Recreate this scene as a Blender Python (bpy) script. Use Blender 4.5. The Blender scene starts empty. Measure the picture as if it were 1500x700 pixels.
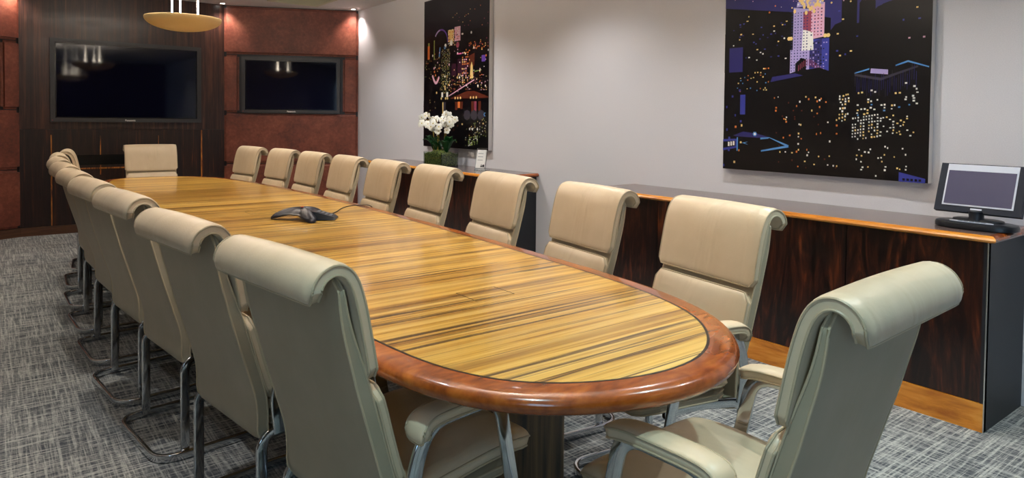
import bpy, bmesh, math, random
from mathutils import Vector, Matrix
PI = math.pi
S = bpy.context.scene
COL = S.collection
random.seed(7)

# ------------------------------------------------------------------ camera
cam = bpy.data.cameras.new('camera'); co = bpy.data.objects.new('camera', cam); COL.objects.link(co)
cam.sensor_width = 36.0; cam.lens = 23.924; cam.shift_x = 0.0; cam.shift_y = -0.09794
cam.clip_start = 0.05; cam.clip_end = 60
R = Vector((0.793562, -0.607996, 0.0)).normalized()
yaw, pitch, roll = 0.6537678813, -0.0275453822, 0.0107256663
fwd = Vector((math.sin(yaw)*math.cos(pitch), math.cos(yaw)*math.cos(pitch), math.sin(pitch)))
right = Vector((math.cos(yaw), -math.sin(yaw), 0)); up = right.cross(fwd)
R2 = right*math.cos(roll)+up*math.sin(roll); U2 = -right*math.sin(roll)+up*math.cos(roll)
m = Matrix((R2, U2, -fwd)).transposed().to_4x4(); m.translation = Vector((-3.7027, 0, 1.272))
co.matrix_world = m
S.camera = co
S.view_settings.view_transform = 'Standard'; S.view_settings.look = 'None'
S.view_settings.exposure = 0.38; S.view_settings.gamma = 1.0; S.view_settings.use_curve_mapping = False
w = bpy.data.worlds.new('world'); S.world = w; w.use_nodes = True
w.node_tree.nodes['Background'].inputs[0].default_value = (0.5, 0.6, 0.75, 1)
w.node_tree.nodes['Background'].inputs[1].default_value = 0.3
# light powers used by the lamp builders below
P_UP = 52.0        # each pendant, thrown up on the ceiling
P_DOWN = 46.0      # ceiling downlights over the floor and table
P_WASH = 20.0      # small downlights against the far wall
P_WINDOW = 16.0    # daylight through the window behind the camera

H = 2.628          # ceiling height
YL = 8.726         # far wall, middle section
XJ = -1.443        # joint of middle and right sections
XK = -3.467        # joint of middle and left sections
TA = 0.4727        # slope of the angled sections
XL = -4.91         # left wall
YB = -2.6          # wall behind the camera
ANG = math.atan(TA)

# ------------------------------------------------------------------ materials
def new_mat(name):
    m = bpy.data.materials.new(name); m.use_nodes = True
    return m, m.node_tree, m.node_tree.nodes['Principled BSDF']
def setp(b, **k):
    for a, v in k.items():
        n = a.replace('_', ' ')
        if n in b.inputs:
            b.inputs[n].default_value = v
def c4(c): return (c[0], c[1], c[2], 1)
def srgb(r, g, b):
    f = lambda v: (v/255/12.92) if v/255 <= 0.04045 else ((v/255+0.055)/1.055)**2.4
    return (f(r), f(g), f(b))
def plain(name, col, rough=0.5, metal=0.0, **k):
    m, nt, b = new_mat(name)
    setp(b, Base_Color=c4(col), Roughness=rough, Metallic=metal, **k)
    return m
def noise_chain(nt, scale, nscale=1.0, detail=4, rough=0.55, dist=0.0, rot=(0, 0, 0), coord='Object', loc=(0, 0, 0)):
    tc = nt.nodes.new('ShaderNodeTexCoord'); mp = nt.nodes.new('ShaderNodeMapping')
    mp.inputs['Scale'].default_value = scale; mp.inputs['Rotation'].default_value = rot; mp.inputs['Location'].default_value = loc
    nz = nt.nodes.new('ShaderNodeTexNoise')
    nz.inputs['Scale'].default_value = nscale; nz.inputs['Detail'].default_value = detail
    nz.inputs['Roughness'].default_value = rough; nz.inputs['Distortion'].default_value = dist
    nt.links.new(tc.outputs[coord], mp.inputs['Vector']); nt.links.new(mp.outputs[0], nz.inputs['Vector'])
    return nz.outputs['Fac']
def ramp(nt, fac, stops):
    r = nt.nodes.new('ShaderNodeValToRGB'); el = r.color_ramp.elements
    while len(el) < len(stops): el.new(0.5)
    for e, (p, c) in zip(el, stops): e.position = p; e.color = c4(c)
    nt.links.new(fac, r.inputs[0]); return r.outputs[0]
def mixc(nt, fac, a, b, mode='MIX'):
    x = nt.nodes.new('ShaderNodeMix'); x.data_type = 'RGBA'; x.blend_type = mode
    for sock, v in ((x.inputs[0], fac), (x.inputs[6], a), (x.inputs[7], b)):
        if hasattr(v, 'is_output'): nt.links.new(v, sock)
        elif isinstance(v, (int, float)): sock.default_value = v
        else: sock.default_value = c4(v)
    return x.outputs[2]
def mathn(nt, op, a, b=0.0, clamp=False):
    x = nt.nodes.new('ShaderNodeMath'); x.operation = op; x.use_clamp = clamp
    for s_, v in ((x.inputs[0], a), (x.inputs[1], b)):
        if hasattr(v, 'is_output'): nt.links.new(v, s_)
        else: s_.default_value = v
    return x.outputs[0]
def bump(nt, b, h, strength=0.2, dist=0.01):
    x = nt.nodes.new('ShaderNodeBump'); x.inputs['Strength'].default_value = strength; x.inputs['Distance'].default_value = dist
    nt.links.new(h, x.inputs['Height']); nt.links.new(x.outputs[0], b.inputs['Normal'])

def leather_mat(name, c1, c2, rough=0.42, bs=0.25):
    m, nt, b = new_mat(name)
    f = noise_chain(nt, (6, 6, 6), detail=3)
    nt.links.new(ramp(nt, f, [(0.3, c1), (0.7, c2)]), b.inputs['Base Color'])
    setp(b, Roughness=rough)
    g = noise_chain(nt, (170, 170, 170), detail=2)
    wv = noise_chain(nt, (8, 3.0, 1.8), detail=2, dist=1.0)
    hgt = mathn(nt, 'ADD', mathn(nt, 'MULTIPLY', g, 0.03), mathn(nt, 'MULTIPLY', wv, 1.0))
    bump(nt, b, hgt, bs, 0.018)
    return m
M = {}
M['leather'] = leather_mat('cream_leather', srgb(205, 186, 155), srgb(214, 196, 167), 0.36, 0.45)
M['leather_shaded_shell'] = leather_mat('shaded_shell_leather', srgb(158, 147, 122), srgb(168, 156, 132), 0.42, 0.08)  # grey beige leather, darkened to put shade of the chair backs into colour
M['leather_pipe'] = plain('piping_leather', srgb(186, 170, 140), 0.38)
m, nt, b = new_mat('brown_leather')
f1 = noise_chain(nt, (3.5, 3.5, 3.5), detail=6, rough=0.65); f2 = noise_chain(nt, (30, 30, 30), detail=5, rough=0.7)
f = mathn(nt, 'ADD', mathn(nt, 'MULTIPLY', f1, 0.6), mathn(nt, 'MULTIPLY', f2, 0.4))
nt.links.new(ramp(nt, f, [(0.36, srgb(88, 42, 30)), (0.5, srgb(118, 59, 42)), (0.66, srgb(146, 84, 62))]), b.inputs['Base Color'])
setp(b, Roughness=0.46); bump(nt, b, noise_chain(nt, (110, 110, 110), detail=3), 0.12, 0.004); M['brown_leather'] = m

def wood_mat(name, sc, stops, rough=0.25, coat=0.0, dist=0.8, fine=None, detail=5, coord='Object', big=None):
    m, nt, b = new_mat(name)
    f = noise_chain(nt, sc, detail=detail, rough=0.6, dist=dist, coord=coord)
    if fine:
        g = noise_chain(nt, fine, detail=3, rough=0.5, coord=coord)
        f = mathn(nt, 'ADD', mathn(nt, 'MULTIPLY', f, 0.72), mathn(nt, 'MULTIPLY', g, 0.28))
    c = ramp(nt, f, stops)
    if big:
        g = noise_chain(nt, big[0], detail=2, coord=coord)
        c = mixc(nt, 1.0, c, ramp(nt, g, [(0.35, (big[1],)*3), (0.65, (1, 1, 1))]), 'MULTIPLY')
    nt.links.new(c, b.inputs['Base Color'])
    setp(b, Roughness=rough, Coat_Weight=coat, Coat_Roughness=0.06)
    return m
# table veneer: the streaks run across the table (along X)
m, nt, b = new_mat('zebrano_veneer')
f = noise_chain(nt, (0.6, 26, 1), detail=5, rough=0.62, dist=0.3)
g = noise_chain(nt, (2.2, 95, 1), detail=3, rough=0.6, dist=0.2)
h2 = noise_chain(nt, (0.5, 2.3, 1), detail=2)
fs = mathn(nt, 'ADD', mathn(nt, 'MULTIPLY', f, 0.56), mathn(nt, 'MULTIPLY', g, 0.44))
base = ramp(nt, fs, [(0.36, srgb(136, 88, 22)), (0.43, srgb(202, 148, 48)), (0.50, srgb(230, 182, 80)), (0.62, srgb(242, 204, 116))])
dk = noise_chain(nt, (0.45, 44, 1), detail=5, rough=0.7, dist=0.35, loc=(3, 5, 0))
mask = ramp(nt, dk, [(0.55, (0, 0, 0)), (0.61, (0.88, 0.88, 0.88))])
c = mixc(nt, mask, base, srgb(74, 42, 16))
c = mixc(nt, 1.0, c, ramp(nt, h2, [(0.35, (0.80, 0.74, 0.62)), (0.6, (1, 1, 1))]), 'MULTIPLY')
lf = noise_chain(nt, (0.16, 9.0, 1), detail=4, rough=0.65, dist=0.2, loc=(1, 2, 0))
c = mixc(nt, 1.0, c, ramp(nt, lf, [(0.40, (0.50, 0.40, 0.26)), (0.48, (0.88, 0.84, 0.76)), (0.56, (1, 1, 1))]), 'MULTIPLY')
nt.links.new(c, b.inputs['Base Color'])
setp(b, Roughness=0.30, Coat_Weight=0.5, Coat_Roughness=0.08); M['table'] = m
M['rim'] = wood_mat('red_brown_rim', (4, 10, 10), [(0.34, srgb(108, 46, 12)), (0.5, srgb(154, 76, 24)), (0.66, srgb(190, 106, 38))], 0.22, 0.45, 0.8, fine=(16, 60, 60))
M['inlay'] = plain('dark_inlay', srgb(40, 26, 16), 0.3)
M['pedestal'] = wood_mat('dark_zebrano', (26, 26, 1.0), [(0.38, srgb(34, 24, 14)), (0.52, srgb(84, 62, 34)), (0.64, srgb(112, 86, 48))], 0.4, 0, 0.3)
M['rosewood'] = wood_mat('rosewood_front', (9, 9, 1.7), [(0.38, srgb(12, 5, 4)), (0.48, srgb(30, 12, 8)), (0.57, srgb(62, 27, 14)), (0.68, srgb(112, 54, 24))], 0.3, 0.2, 3.0, fine=(50, 50, 5))
M['wenge'] = wood_mat('dark_wall_veneer', (26, 26, 0.9), [(0.36, srgb(26, 13, 10)), (0.52, srgb(54, 30, 23)), (0.64, srgb(84, 50, 36)), (0.74, srgb(110, 66, 44))], 0.33, 0.15, 0.5, fine=(120, 120, 6))
M['wenge_low'] = wood_mat('dark_wall_veneer_lower', (22, 22, 1.1), [(0.42, srgb(22, 10, 8)), (0.56, srgb(44, 22, 15)), (0.68, srgb(96, 48, 20))], 0.35, 0.1, 0.5, fine=(120, 120, 6))
M['sap'] = wood_mat('orange_sapwood', (60, 60, 6), [(0.36, srgb(70, 34, 12)), (0.5, srgb(170, 98, 34)), (0.66, srgb(214, 142, 60))], 0.35, 0, 1.0)
M['orange_wood'] = wood_mat('orange_oak', (16, 2.2, 16), [(0.36, srgb(172, 96, 22)), (0.5, srgb(214, 134, 38)), (0.66, srgb(232, 162, 64))], 0.25, 0.5, 1.4, fine=(60, 6, 60))
M['worktop'] = wood_mat('reflection_greyed_worktop', (30, 1.4, 30), [(0.36, srgb(92, 78, 74)), (0.6, srgb(112, 96, 92)), (0.74, srgb(124, 106, 98))], 0.25, 0.3, 0.4)  # dark wood lightened to grey, the wall's reflection put into its colour
M['end_panel'] = plain('black_end_panel', srgb(30, 33, 38), 0.42)
M['skirting'] = wood_mat('brown_skirting', (3, 3, 60), [(0.36, srgb(66, 40, 26)), (0.6, srgb(92, 60, 40))], 0.4)
# carpet: pale threads in two directions over dark blue grey
m, nt, b = new_mat('woven_carpet')
ax = noise_chain(nt, (3, 88, 1), detail=4, rough=0.72, dist=0.2); ay = noise_chain(nt, (88, 3, 1), detail=4, rough=0.75, dist=0.25, loc=(4, 9, 0))
mx = ramp(nt, ax, [(0.46, (0, 0, 0)), (0.62, (1, 1, 1))]); my = ramp(nt, ay, [(0.46, (0, 0, 0)), (0.62, (1, 1, 1))])
c = mixc(nt, mx, srgb(84, 88, 92), srgb(186, 186, 178)); c = mixc(nt, mathn(nt, 'MULTIPLY', my, 0.8), c, srgb(192, 192, 184))
dn = noise_chain(nt, (60, 60, 1), detail=3); c = mixc(nt, 1.0, c, ramp(nt, dn, [(0.35, (0.62, 0.64, 0.68)), (0.6, (1, 1, 1))]), 'MULTIPLY')
nt.links.new(c, b.inputs['Base Color']); setp(b, Roughness=0.95, Specular_IOR_Level=0.1)
bump(nt, b, mathn(nt, 'ADD', ax, ay), 0.5, 0.004); M['carpet'] = m
m, nt, b = new_mat('wall_vinyl'); f = noise_chain(nt, (220, 220, 220), detail=2)
nt.links.new(ramp(nt, f, [(0.3, srgb(214, 213, 216)), (0.7, srgb(222, 221, 223))]), b.inputs['Base Color']); setp(b, Roughness=0.75)
bump(nt, b, f, 0.08, 0.003); M['wall'] = m
M['ceiling'] = plain('ceiling_paint', srgb(214, 210, 208), 0.85)
M['wall_dim'] = plain('grey_wall_paint', srgb(120, 116, 112), 0.8)
M['chrome'] = plain('chrome', (0.62, 0.64, 0.66), 0.10, 1.0)
M['steel'] = plain('brushed_steel', (0.75, 0.73, 0.68), 0.3, 1.0)
M['tv_frame'] = plain('tv_frame', srgb(58, 58, 60), 0.38, 0.3)
M['tv_bevel'] = plain('tv_inner_bezel', srgb(8, 8, 10), 0.25)
M['screen'] = plain('dark_screen', srgb(9, 10, 30), 0.05, 0.0, Specular_IOR_Level=0.35)
M['white'] = plain('white_board', srgb(212, 208, 204), 0.6)
M['print_white'] = plain('print_white', srgb(235, 235, 230), 0.6)
M['black'] = plain('black_plastic', srgb(20, 24, 30), 0.35)
M['navy'] = plain('dark_blue_plastic', srgb(16, 28, 44), 0.45, 0.0, Specular_IOR_Level=0.25)
M['phone'] = plain('phone_plastic', srgb(36, 34, 42), 0.36)
M['grey_key'] = plain('grey_key', srgb(120, 128, 138), 0.4)
M['silver'] = plain('silver_frame', srgb(206, 214, 226), 0.35, 0.0)
M['panel_screen'] = plain('panel_screen', srgb(66, 66, 96), 0.35, 0.0, Specular_IOR_Level=0.25)
M['red'] = plain('red_mark', srgb(170, 40, 40), 0.4)
M['cable'] = plain('cable', srgb(14, 14, 16), 0.5)
M['glass'] = plain('clear_glass', (0.92, 0.97, 0.96), 0.03, 0.0, Transmission_Weight=1.0, IOR=1.45)
m, nt, b = new_mat('moss'); f = noise_chain(nt, (70, 70, 70), detail=4)
nt.links.new(ramp(nt, f, [(0.35, srgb(34, 44, 12)), (0.5, srgb(76, 92, 28)), (0.68, srgb(128, 138, 60))]), b.inputs['Base Color']); setp(b, Roughness=0.9)
bump(nt, b, f, 0.8, 0.02); M['moss'] = m
M['leaf'] = plain('orchid_leaf', srgb(18, 78, 34), 0.35)
M['stem'] = plain('bamboo_stem', srgb(168, 138, 58), 0.5)
M['petal'] = plain('white_petal', srgb(236, 236, 224), 0.5)
M['petal_eye'] = plain('petal_eye', srgb(206, 190, 90), 0.5)
m, nt, b = new_mat('lamp_bowl'); setp(b, Base_Color=c4(srgb(222, 196, 140)), Roughness=0.45); M['bowl'] = m
def emis(name, col, st):
    m, nt, b = new_mat(name); setp(b, Base_Color=c4(col), Emission_Color=c4(col), Emission_Strength=st); return m
M['bulb'] = emis('lamp_glow', (1.0, 0.93, 0.80), 9.0)
M['rod'] = emis('steel_rod_glare', (1.0, 0.96, 0.88), 2.2)  # plain steel rods; emission stands in for the lamp's glare on them
M['spot_lens'] = emis('downlight_lens', (1.0, 0.96, 0.92), 14.0)
M['daylight'] = emis('daylit_window_pane', (0.55, 0.78, 1.0), 1.6)
M['vent'] = plain('vent_beige', srgb(196, 192, 164), 0.5)
M['vent_dark'] = plain('vent_gap', srgb(70, 68, 56), 0.7)
# artwork inks
INK = dict(black=srgb(9, 8, 12), dusk=srgb(48, 46, 104), blue=srgb(60, 66, 150), sky=srgb(84, 140, 200), lav=srgb(172, 158, 206), pink=srgb(226, 176, 196),
           rose=srgb(150, 70, 90), white=srgb(238, 236, 226), warm=srgb(240, 206, 130), orange=srgb(216, 120, 60), brown=srgb(96, 44, 30), purple=srgb(104, 70, 170),
           green=srgb(150, 170, 90), plum=srgb(60, 26, 44), grey=srgb(60, 56, 66), dark=srgb(20, 18, 30), hot=srgb(236, 110, 170))
for k, v in INK.items(): M['ink_'+k] = plain('ink_'+k, v, 0.28)

# ------------------------------------------------------------------ mesh helpers
def finish(name, bm, mats, parent=None, smooth=True, angle=40, bevel=0.0, seg=2):
    if bevel > 0:
        es = [e for e in bm.edges if len(e.link_faces) == 2 and e.calc_face_angle(0) > 0.6]
        bmesh.ops.bevel(bm, geom=es, offset=bevel, segments=seg, affect='EDGES', clamp_overlap=True)
    bmesh.ops.recalc_face_normals(bm, faces=bm.faces)
    me = bpy.data.meshes.new(name); bm.to_mesh(me); bm.free()
    if not isinstance(mats, (list, tuple)): mats = [mats]
    for x in mats: me.materials.append(x)
    if smooth:
        for p in me.polygons: p.use_smooth = True
        try: me.set_sharp_from_angle(angle=math.radians(angle))
        except Exception: pass
    o = bpy.data.objects.new(name, me); COL.objects.link(o)
    if parent: o.parent = parent
    return o
def box(bm, x0, x1, y0, y1, z0, z1, mi=0, mat=None):
    vs = [bm.verts.new((x, y, z)) for x in (x0, x1) for y in (y0, y1) for z in (z0, z1)]
    if mat is not None:
        for v in vs: v.co = mat @ v.co
    for f in ((0, 1, 3, 2), (4, 6, 7, 5), (0, 4, 5, 1), (2, 3, 7, 6), (0, 2, 6, 4), (1, 5, 7, 3)):
        fc = bm.faces.new([vs[i] for i in f]); fc.material_index = mi
    return vs
def sweep(bm, path, section, closed=False, upv=(0, 0, 1), mi=0, caps=True):
    """section: list of (a, b): a along the side vector, b along the up-ish vector"""
    n = len(path); P = [Vector(p) for p in path]; upv = Vector(upv); rings = []
    for i in range(n):
        if closed: t = (P[(i+1) % n]-P[i-1]).normalized()
        else: t = (P[min(i+1, n-1)]-P[max(i-1, 0)]).normalized()
        side = t.cross(upv)
        if side.length < 1e-4: side = t.cross(Vector((0.0, 1.0, 0.01)))
        side.normalize(); u2 = side.cross(t).normalized()
        rings.append([bm.verts.new(P[i]+side*a+u2*b_) for a, b_ in section])
    k = len(section)
    for i in range(n if closed else n-1):
        r0, r1 = rings[i], rings[(i+1) % n]
        for j in range(k):
            f = bm.faces.new([r0[j], r0[(j+1) % k], r1[(j+1) % k], r1[j]]); f.material_index = mi
    if caps and not closed:
        bm.faces.new(rings[0]).material_index = mi; bm.faces.new(rings[-1][::-1]).material_index = mi
def circ(r, n=8): return [(r*math.cos(2*PI*i/n), r*math.sin(2*PI*i/n)) for i in range(n)]
def rrect(w_, h_, r, n=3):
    out = []
    for cx, cy, a0 in ((w_/2-r, h_/2-r, 0), (-w_/2+r, h_/2-r, PI/2), (-w_/2+r, -h_/2+r, PI), (w_/2-r, -h_/2+r, 1.5*PI)):
        for i in range(n): a = a0+PI/2*i/(n-1); out.append((cx+r*math.cos(a), cy+r*math.sin(a)))
    return out
def rounded_path(pts, r, seg=6, closed=False):
    P = [Vector(p) for p in pts]; out = []; n = len(P)
    for i in range(n):
        if not closed and i in (0, n-1): out.append(P[i]); continue
        a, b_, c_ = P[i-1], P[i], P[(i+1) % n]
        d1 = (a-b_); d2 = (c_-b_); rr = min(r, d1.length*0.49, d2.length*0.49)
        p0 = b_+d1.normalized()*rr; p2 = b_+d2.normalized()*rr
        for k in range(seg+1):
            t = k/seg; out.append(p0*(1-t)**2+b_*2*t*(1-t)+p2*t*t)
    return out
def lathe(bm, prof, n=32, mi=0, cx=0, cy=0):
    rings = []
    for r, z in prof:
        if r < 1e-6: rings.append([bm.verts.new((cx, cy, z))]*n)
        else: rings.append([bm.verts.new((cx+r*math.cos(2*PI*i/n), cy+r*math.sin(2*PI*i/n), z)) for i in range(n)])
    for a, b_ in zip(rings, rings[1:]):
        for i in range(n):
            vs = [a[i], a[(i+1) % n], b_[(i+1) % n], b_[i]]; u = []
            for v in vs:
                if v not in u: u.append(v)
            if len(u) > 2: bm.faces.new(u).material_index = mi
def thing(name, label, cat, loc=(0, 0, 0), rz=0.0, group=None):
    o = bpy.data.objects.new(name, None); COL.objects.link(o); o.location = loc; o.rotation_euler = (0, 0, rz)
    o.empty_display_size = 0.1
    return tag(o, label, cat, group)
def tag(o, label, cat, group=None):
    o['label'] = label; o['category'] = cat
    if group: o['group'] = group
    return o
def struct(name, bm, mat, **k):
    o = finish(name, bm, mat, **k); o['kind'] = 'structure'; return o
def copy_tree(o, parent=None):
    c_ = o.copy(); COL.objects.link(c_)
    if parent: c_.parent = parent
    for ch in list(o.children): copy_tree(ch, c_)
    return c_
def resample(path, n):
    P = [Vector(p) for p in path]
    # Catmull-Rom densify
    D = []
    for i in range(len(P)-1):
        p0 = P[max(i-1, 0)]; p1 = P[i]; p2 = P[i+1]; p3 = P[min(i+2, len(P)-1)]
        for k in range(8):
            t = k/8
            D.append(0.5*((2*p1)+(p2-p0)*t+(2*p0-5*p1+4*p2-p3)*t*t+(3*p1-p0-3*p2+p3)*t**3))
    D.append(P[-1])
    L = [0]
    for a, b_ in zip(D, D[1:]): L.append(L[-1]+(b_-a).length)
    out = []; j = 0
    for i in range(n):
        s = L[-1]*i/(n-1)
        while j < len(L)-2 and L[j+1] < s: j += 1
        t = (s-L[j])/max(L[j+1]-L[j], 1e-9); out.append(D[j].lerp(D[j+1], min(max(t, 0), 1)))
    return out, L[-1]
def pad(path, W, T, r, rc, ns=30, nx=15, cx=0.0, bulge=0.0, pipe=None, emin=0.45, taper=None):
    """padded leather sheet following a side profile (y, z); returns (pad bmesh, piping bmesh)"""
    C, SL = resample([(0, p[0], p[1]) for p in path], 90)
    def at(s):
        s = min(max(s, 0), SL); f = s/SL*89; i = min(int(f), 88); return C[i].lerp(C[i+1], f-i), (C[i+1]-C[i]).normalized()
    bm = bmesh.new(); top = []; bot = []
    for i in range(ns):
        v = -math.cos(PI*i/(ns-1)); v = 0.5*v+0.5*(2*i/(ns-1)-1)
        rt = []; rb = []
        for j in range(nx):
            u = 2*j/(nx-1)-1; u = 0.45*math.sin(u*PI/2)+0.55*u
            x = u*W/2; k = max(0, (abs(x)-(W/2-rc))/rc); short = rc*(1-math.sqrt(max(0, 1-k*k)))
            half = SL/2-short; s = SL/2+v*half
            d = min(W/2-abs(x), half*(1-abs(v))); q = min(d/r, 1)
            e = emin+(1-emin)*math.sqrt(max(0, 1-(1-q)**2))
            if taper: e *= taper(s/SL)
            p, t = at(s); nrm = Vector((0, -t.z, t.y))
            b2 = bulge*math.cos(u*PI/2)*math.cos(v*PI/2)
            rt.append(bm.verts.new(Vector((cx+x, p.y, p.z))+nrm*(T*e+b2)))
            rb.append(bm.verts.new(Vector((cx+x, p.y, p.z))-nrm*(T*e)))
        top.append(rt); bot.append(rb)
    for i in range(ns-1):
        for j in range(nx-1):
            bm.faces.new((top[i][j], top[i][j+1], top[i+1][j+1], top[i+1][j]))
            bm.faces.new((bot[i][j], bot[i+1][j], bot[i+1][j+1], bot[i][j+1]))
    idx = [(0, j) for j in range(nx)]+[(i, nx-1) for i in range(1, ns)]+[(ns-1, j) for j in range(nx-2, -1, -1)]+[(i, 0) for i in range(ns-2, 0, -1)]
    for k in range(len(idx)):
        a = idx[k]; b_ = idx[(k+1) % len(idx)]
        bm.faces.new((top[a[0]][a[1]], bot[a[0]][a[1]], bot[b_[0]][b_[1]], top[b_[0]][b_[1]]))
    pb = None
    if pipe:
        pb = bmesh.new()
        for g in (top, bot):
            loop = [g[i][j].co.copy() for i, j in idx]; cl = []
            for q_ in loop:
                if not cl or (q_-cl[-1]).length > 0.004: cl.append(q_)
            if (cl[0]-cl[-1]).length < 0.004: cl.pop()
            sweep(pb, cl, circ(pipe, 6), closed=True, upv=(0.13, 0.21, 0.97))
    return bm, pb

# ------------------------------------------------------------------ room shell
def far_y(x):
    if x > XJ: return YL-(x-XJ)*TA
    if x < XK: return YL-(XK-x)*TA
    return YL
YR = far_y(0.0)
bm = bmesh.new(); box(bm, XL-0.1, 0.1, YB-0.1, YL+0.15, -0.1, 0); struct('floor', bm, M['carpet'], smooth=False)
bm = bmesh.new(); box(bm, XL-0.1, 0.1, YB-0.1, YL+0.15, H, H+0.1); struct('ceiling', bm, M['ceiling'], smooth=False)
bm = bmesh.new(); box(bm, 0, 0.1, YB-0.1, YL+0.15, 0, H); struct('wall_right', bm, M['wall'], smooth=False)
# left wall with a window opening, behind the camera's left
WY0, WY1, WZ0, WZ1 = -2.2, -0.7, 0.85, 2.25
bm = bmesh.new()
for a in ((YB-0.1, WY0, 0, H), (WY1, YL+0.15, 0, H), (WY0, WY1, 0, WZ0), (WY0, WY1, WZ1, H)): box(bm, XL-0.1, XL, a[0], a[1], a[2], a[3])
struct('wall_left', bm, M['wall_dim'], smooth=False)
bm = bmesh.new(); box(bm, XL, 0, YB-0.1, YB, 0, H); struct('wall_back', bm, M['wenge'], smooth=False)
bm = bmesh.new()
for a in ((WY0, WY0+0.05, WZ0, WZ1), (WY1-0.05, WY1, WZ0, WZ1), (WY0+0.05, WY1-0.05, WZ0, WZ0+0.05), (WY0+0.05, WY1-0.05, WZ1-0.05, WZ1), ((WY0+WY1)/2-0.02, (WY0+WY1)/2+0.02, WZ0+0.05, WZ1-0.05)):
    box(bm, XL-0.07, XL+0.02, a[0], a[1], a[2], a[3])
wf = struct('window_1', bm, M['white'], smooth=False)
bm = bmesh.new(); box(bm, XL-0.06, XL-0.05, WY0+0.05, WY1-0.05, WZ0+0.05, WZ1-0.05)
finish('window_pane', bm, M['daylight'], parent=wf, smooth=False)
li = bpy.data.lights.new('window_daylight', 'AREA'); li.shape = 'RECTANGLE'; li.size = 1.2; li.size_y = 1.3; li.energy = P_WINDOW; li.color = (0.42, 0.70, 1.0)
lo = bpy.data.objects.new('window_daylight', li); COL.objects.link(lo); lo.location = (XL+0.04, (WY0+WY1)/2, (WZ0+WZ1)/2)
lo.rotation_euler = (0, -PI/2, 0); lo.parent = wf
# far wall: a faceted bay of three sections
bm = bmesh.new()
pts = [(XL, far_y(XL)), (XK, YL), (XJ, YL), (0, YR)]
for (x0, y0), (x1, y1) in zip(pts, pts[1:]):
    d = Vector((x1-x0, y1-y0, 0)).normalized(); n_ = Vector((-d.y, d.x, 0))
    A_ = Vector((x0, y0, 0))-d*0.03; B_ = Vector((x1, y1, 0))+d*0.03
    q4 = [A_, B_, B_+n_*0.08, A_+n_*0.08]
    lo_ = [bm.verts.new(v+n_*0.012) for v in q4]; hi_ = [bm.verts.new(v+n_*0.012+Vector((0, 0, H))) for v in q4]
    bm.faces.new(lo_); bm.faces.new(hi_[::-1])
    for i in range(4): bm.faces.new((lo_[i], lo_[(i+1) % 4], hi_[(i+1) % 4], hi_[i]))
struct('wall_far', bm, M['black'], smooth=False)
def section_matrix(side):
    if side == 'right':   # local x runs from the joint to the right corner; local -y faces the room
        return Matrix.Translation((XJ, YL, 0)) @ Matrix.Rotation(-ANG, 4, 'Z')
    if side == 'left':    # local x runs from the joint towards the left corner (negative)
        return Matrix.Translation((XK, YL, 0)) @ Matrix.Rotation(ANG, 4, 'Z')
    return Matrix.Translation((0, YL, 0))
SLEN = -XJ/math.cos(ANG)
# veneered middle section
bm = bmesh.new(); box(bm, XK, XJ, YL-0.005, YL+0.03, 1.12, H); struct('wall_center_upper', bm, M['wenge'], smooth=False).name = 'wall_far_upper'
bm = bmesh.new(); box(bm, XK, XJ, YL-0.005, YL+0.03, 0.09, 1.117); struct('wall_far_lower', bm, M['wenge_low'], smooth=False)
tn = 1
for x, z0, z1, wd in ((-3.193, 0.09, 1.06, 0.012), (-2.743, 0.62, 1.05, 0.010), (-2.166, 0.72, 1.05, 0.006), (-1.702, 0.30, 1.11, 0.014)):
    bm = bmesh.new(); box(bm, x-wd/2, x+wd/2, YL-0.007, YL-0.004, z0, z1); struct('trim_%d' % tn, bm, M['sap'], smooth=False); tn += 1
bm = bmesh.new(); box(bm, -2.96, -2.05, YL-0.012, YL-0.004, 0.73, 0.84); struct('trim_%d' % tn, bm, M['tv_bevel'], smooth=False); tn += 1
bm = bmesh.new(); box(bm, -2.93, -2.10, YL-0.009, YL-0.004, 0.685, 0.70); struct('trim_%d' % tn, bm, M['sap'], smooth=False); tn += 1
# skirting in three runs
for side, x0, x1 in (('left', -SLEN, 0.0), ('far', XK, XJ), ('right', 0.0, SLEN)):
    bm = bmesh.new(); box(bm, x0, x1, -0.03, 0.03, 0, 0.088, mat=section_matrix({'far': 'mid'}.get(side, side)))
    struct('baseboard_'+side, bm, M['skirting'], smooth=False)
bm = bmesh.new(); box(bm, -0.012, 0, YB, 0.98, 0, 0.09); struct('baseboard_window', bm, M['white'], smooth=False).name = 'baseboard_wall_right'

# padded leather panels of the angled sections
def leather_panel(side, x0, x1, z0, z1, label):
    Mx = section_matrix(side)
    bm = bmesh.new(); g = 0.004; box(bm, x0+g, x1-g, -0.035, 0.03, z0+g, z1-g, mat=Mx)
    es = [e for e in bm.edges]
    bmesh.ops.bevel(bm, geom=es, offset=0.026, segments=5, affect='EDGES', clamp_overlap=True)
    o = finish('leather_wall_panel', bm, M['brown_leather'], angle=60)
    tag(o, label, 'wall panel', 'padded leather wall panels')
Z1, Z2, Z3, ZT = 0.703, 1.322, 2.035, H-0.006
leather_panel('right', 0, SLEN, Z3, ZT, 'wide brown leather wall panel above the smaller screen')
leather_panel('right', 0, 0.178, Z2, Z3, 'narrow brown leather panel between dark veneer and the smaller screen')
leather_panel('right', 1.40, SLEN, Z2, Z3, 'narrow brown leather panel between the smaller screen and white wall')
leather_panel('right', 0, SLEN, Z1, Z2, 'wide brown leather wall panel just below the smaller screen')
leather_panel('right', 0, SLEN, 0.09, Z1, 'lowest brown leather panel behind the far right chairs')
leather_panel('left', -SLEN, 0, Z3, ZT, 'topmost brown leather panel at the left edge of the photo')
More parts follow.
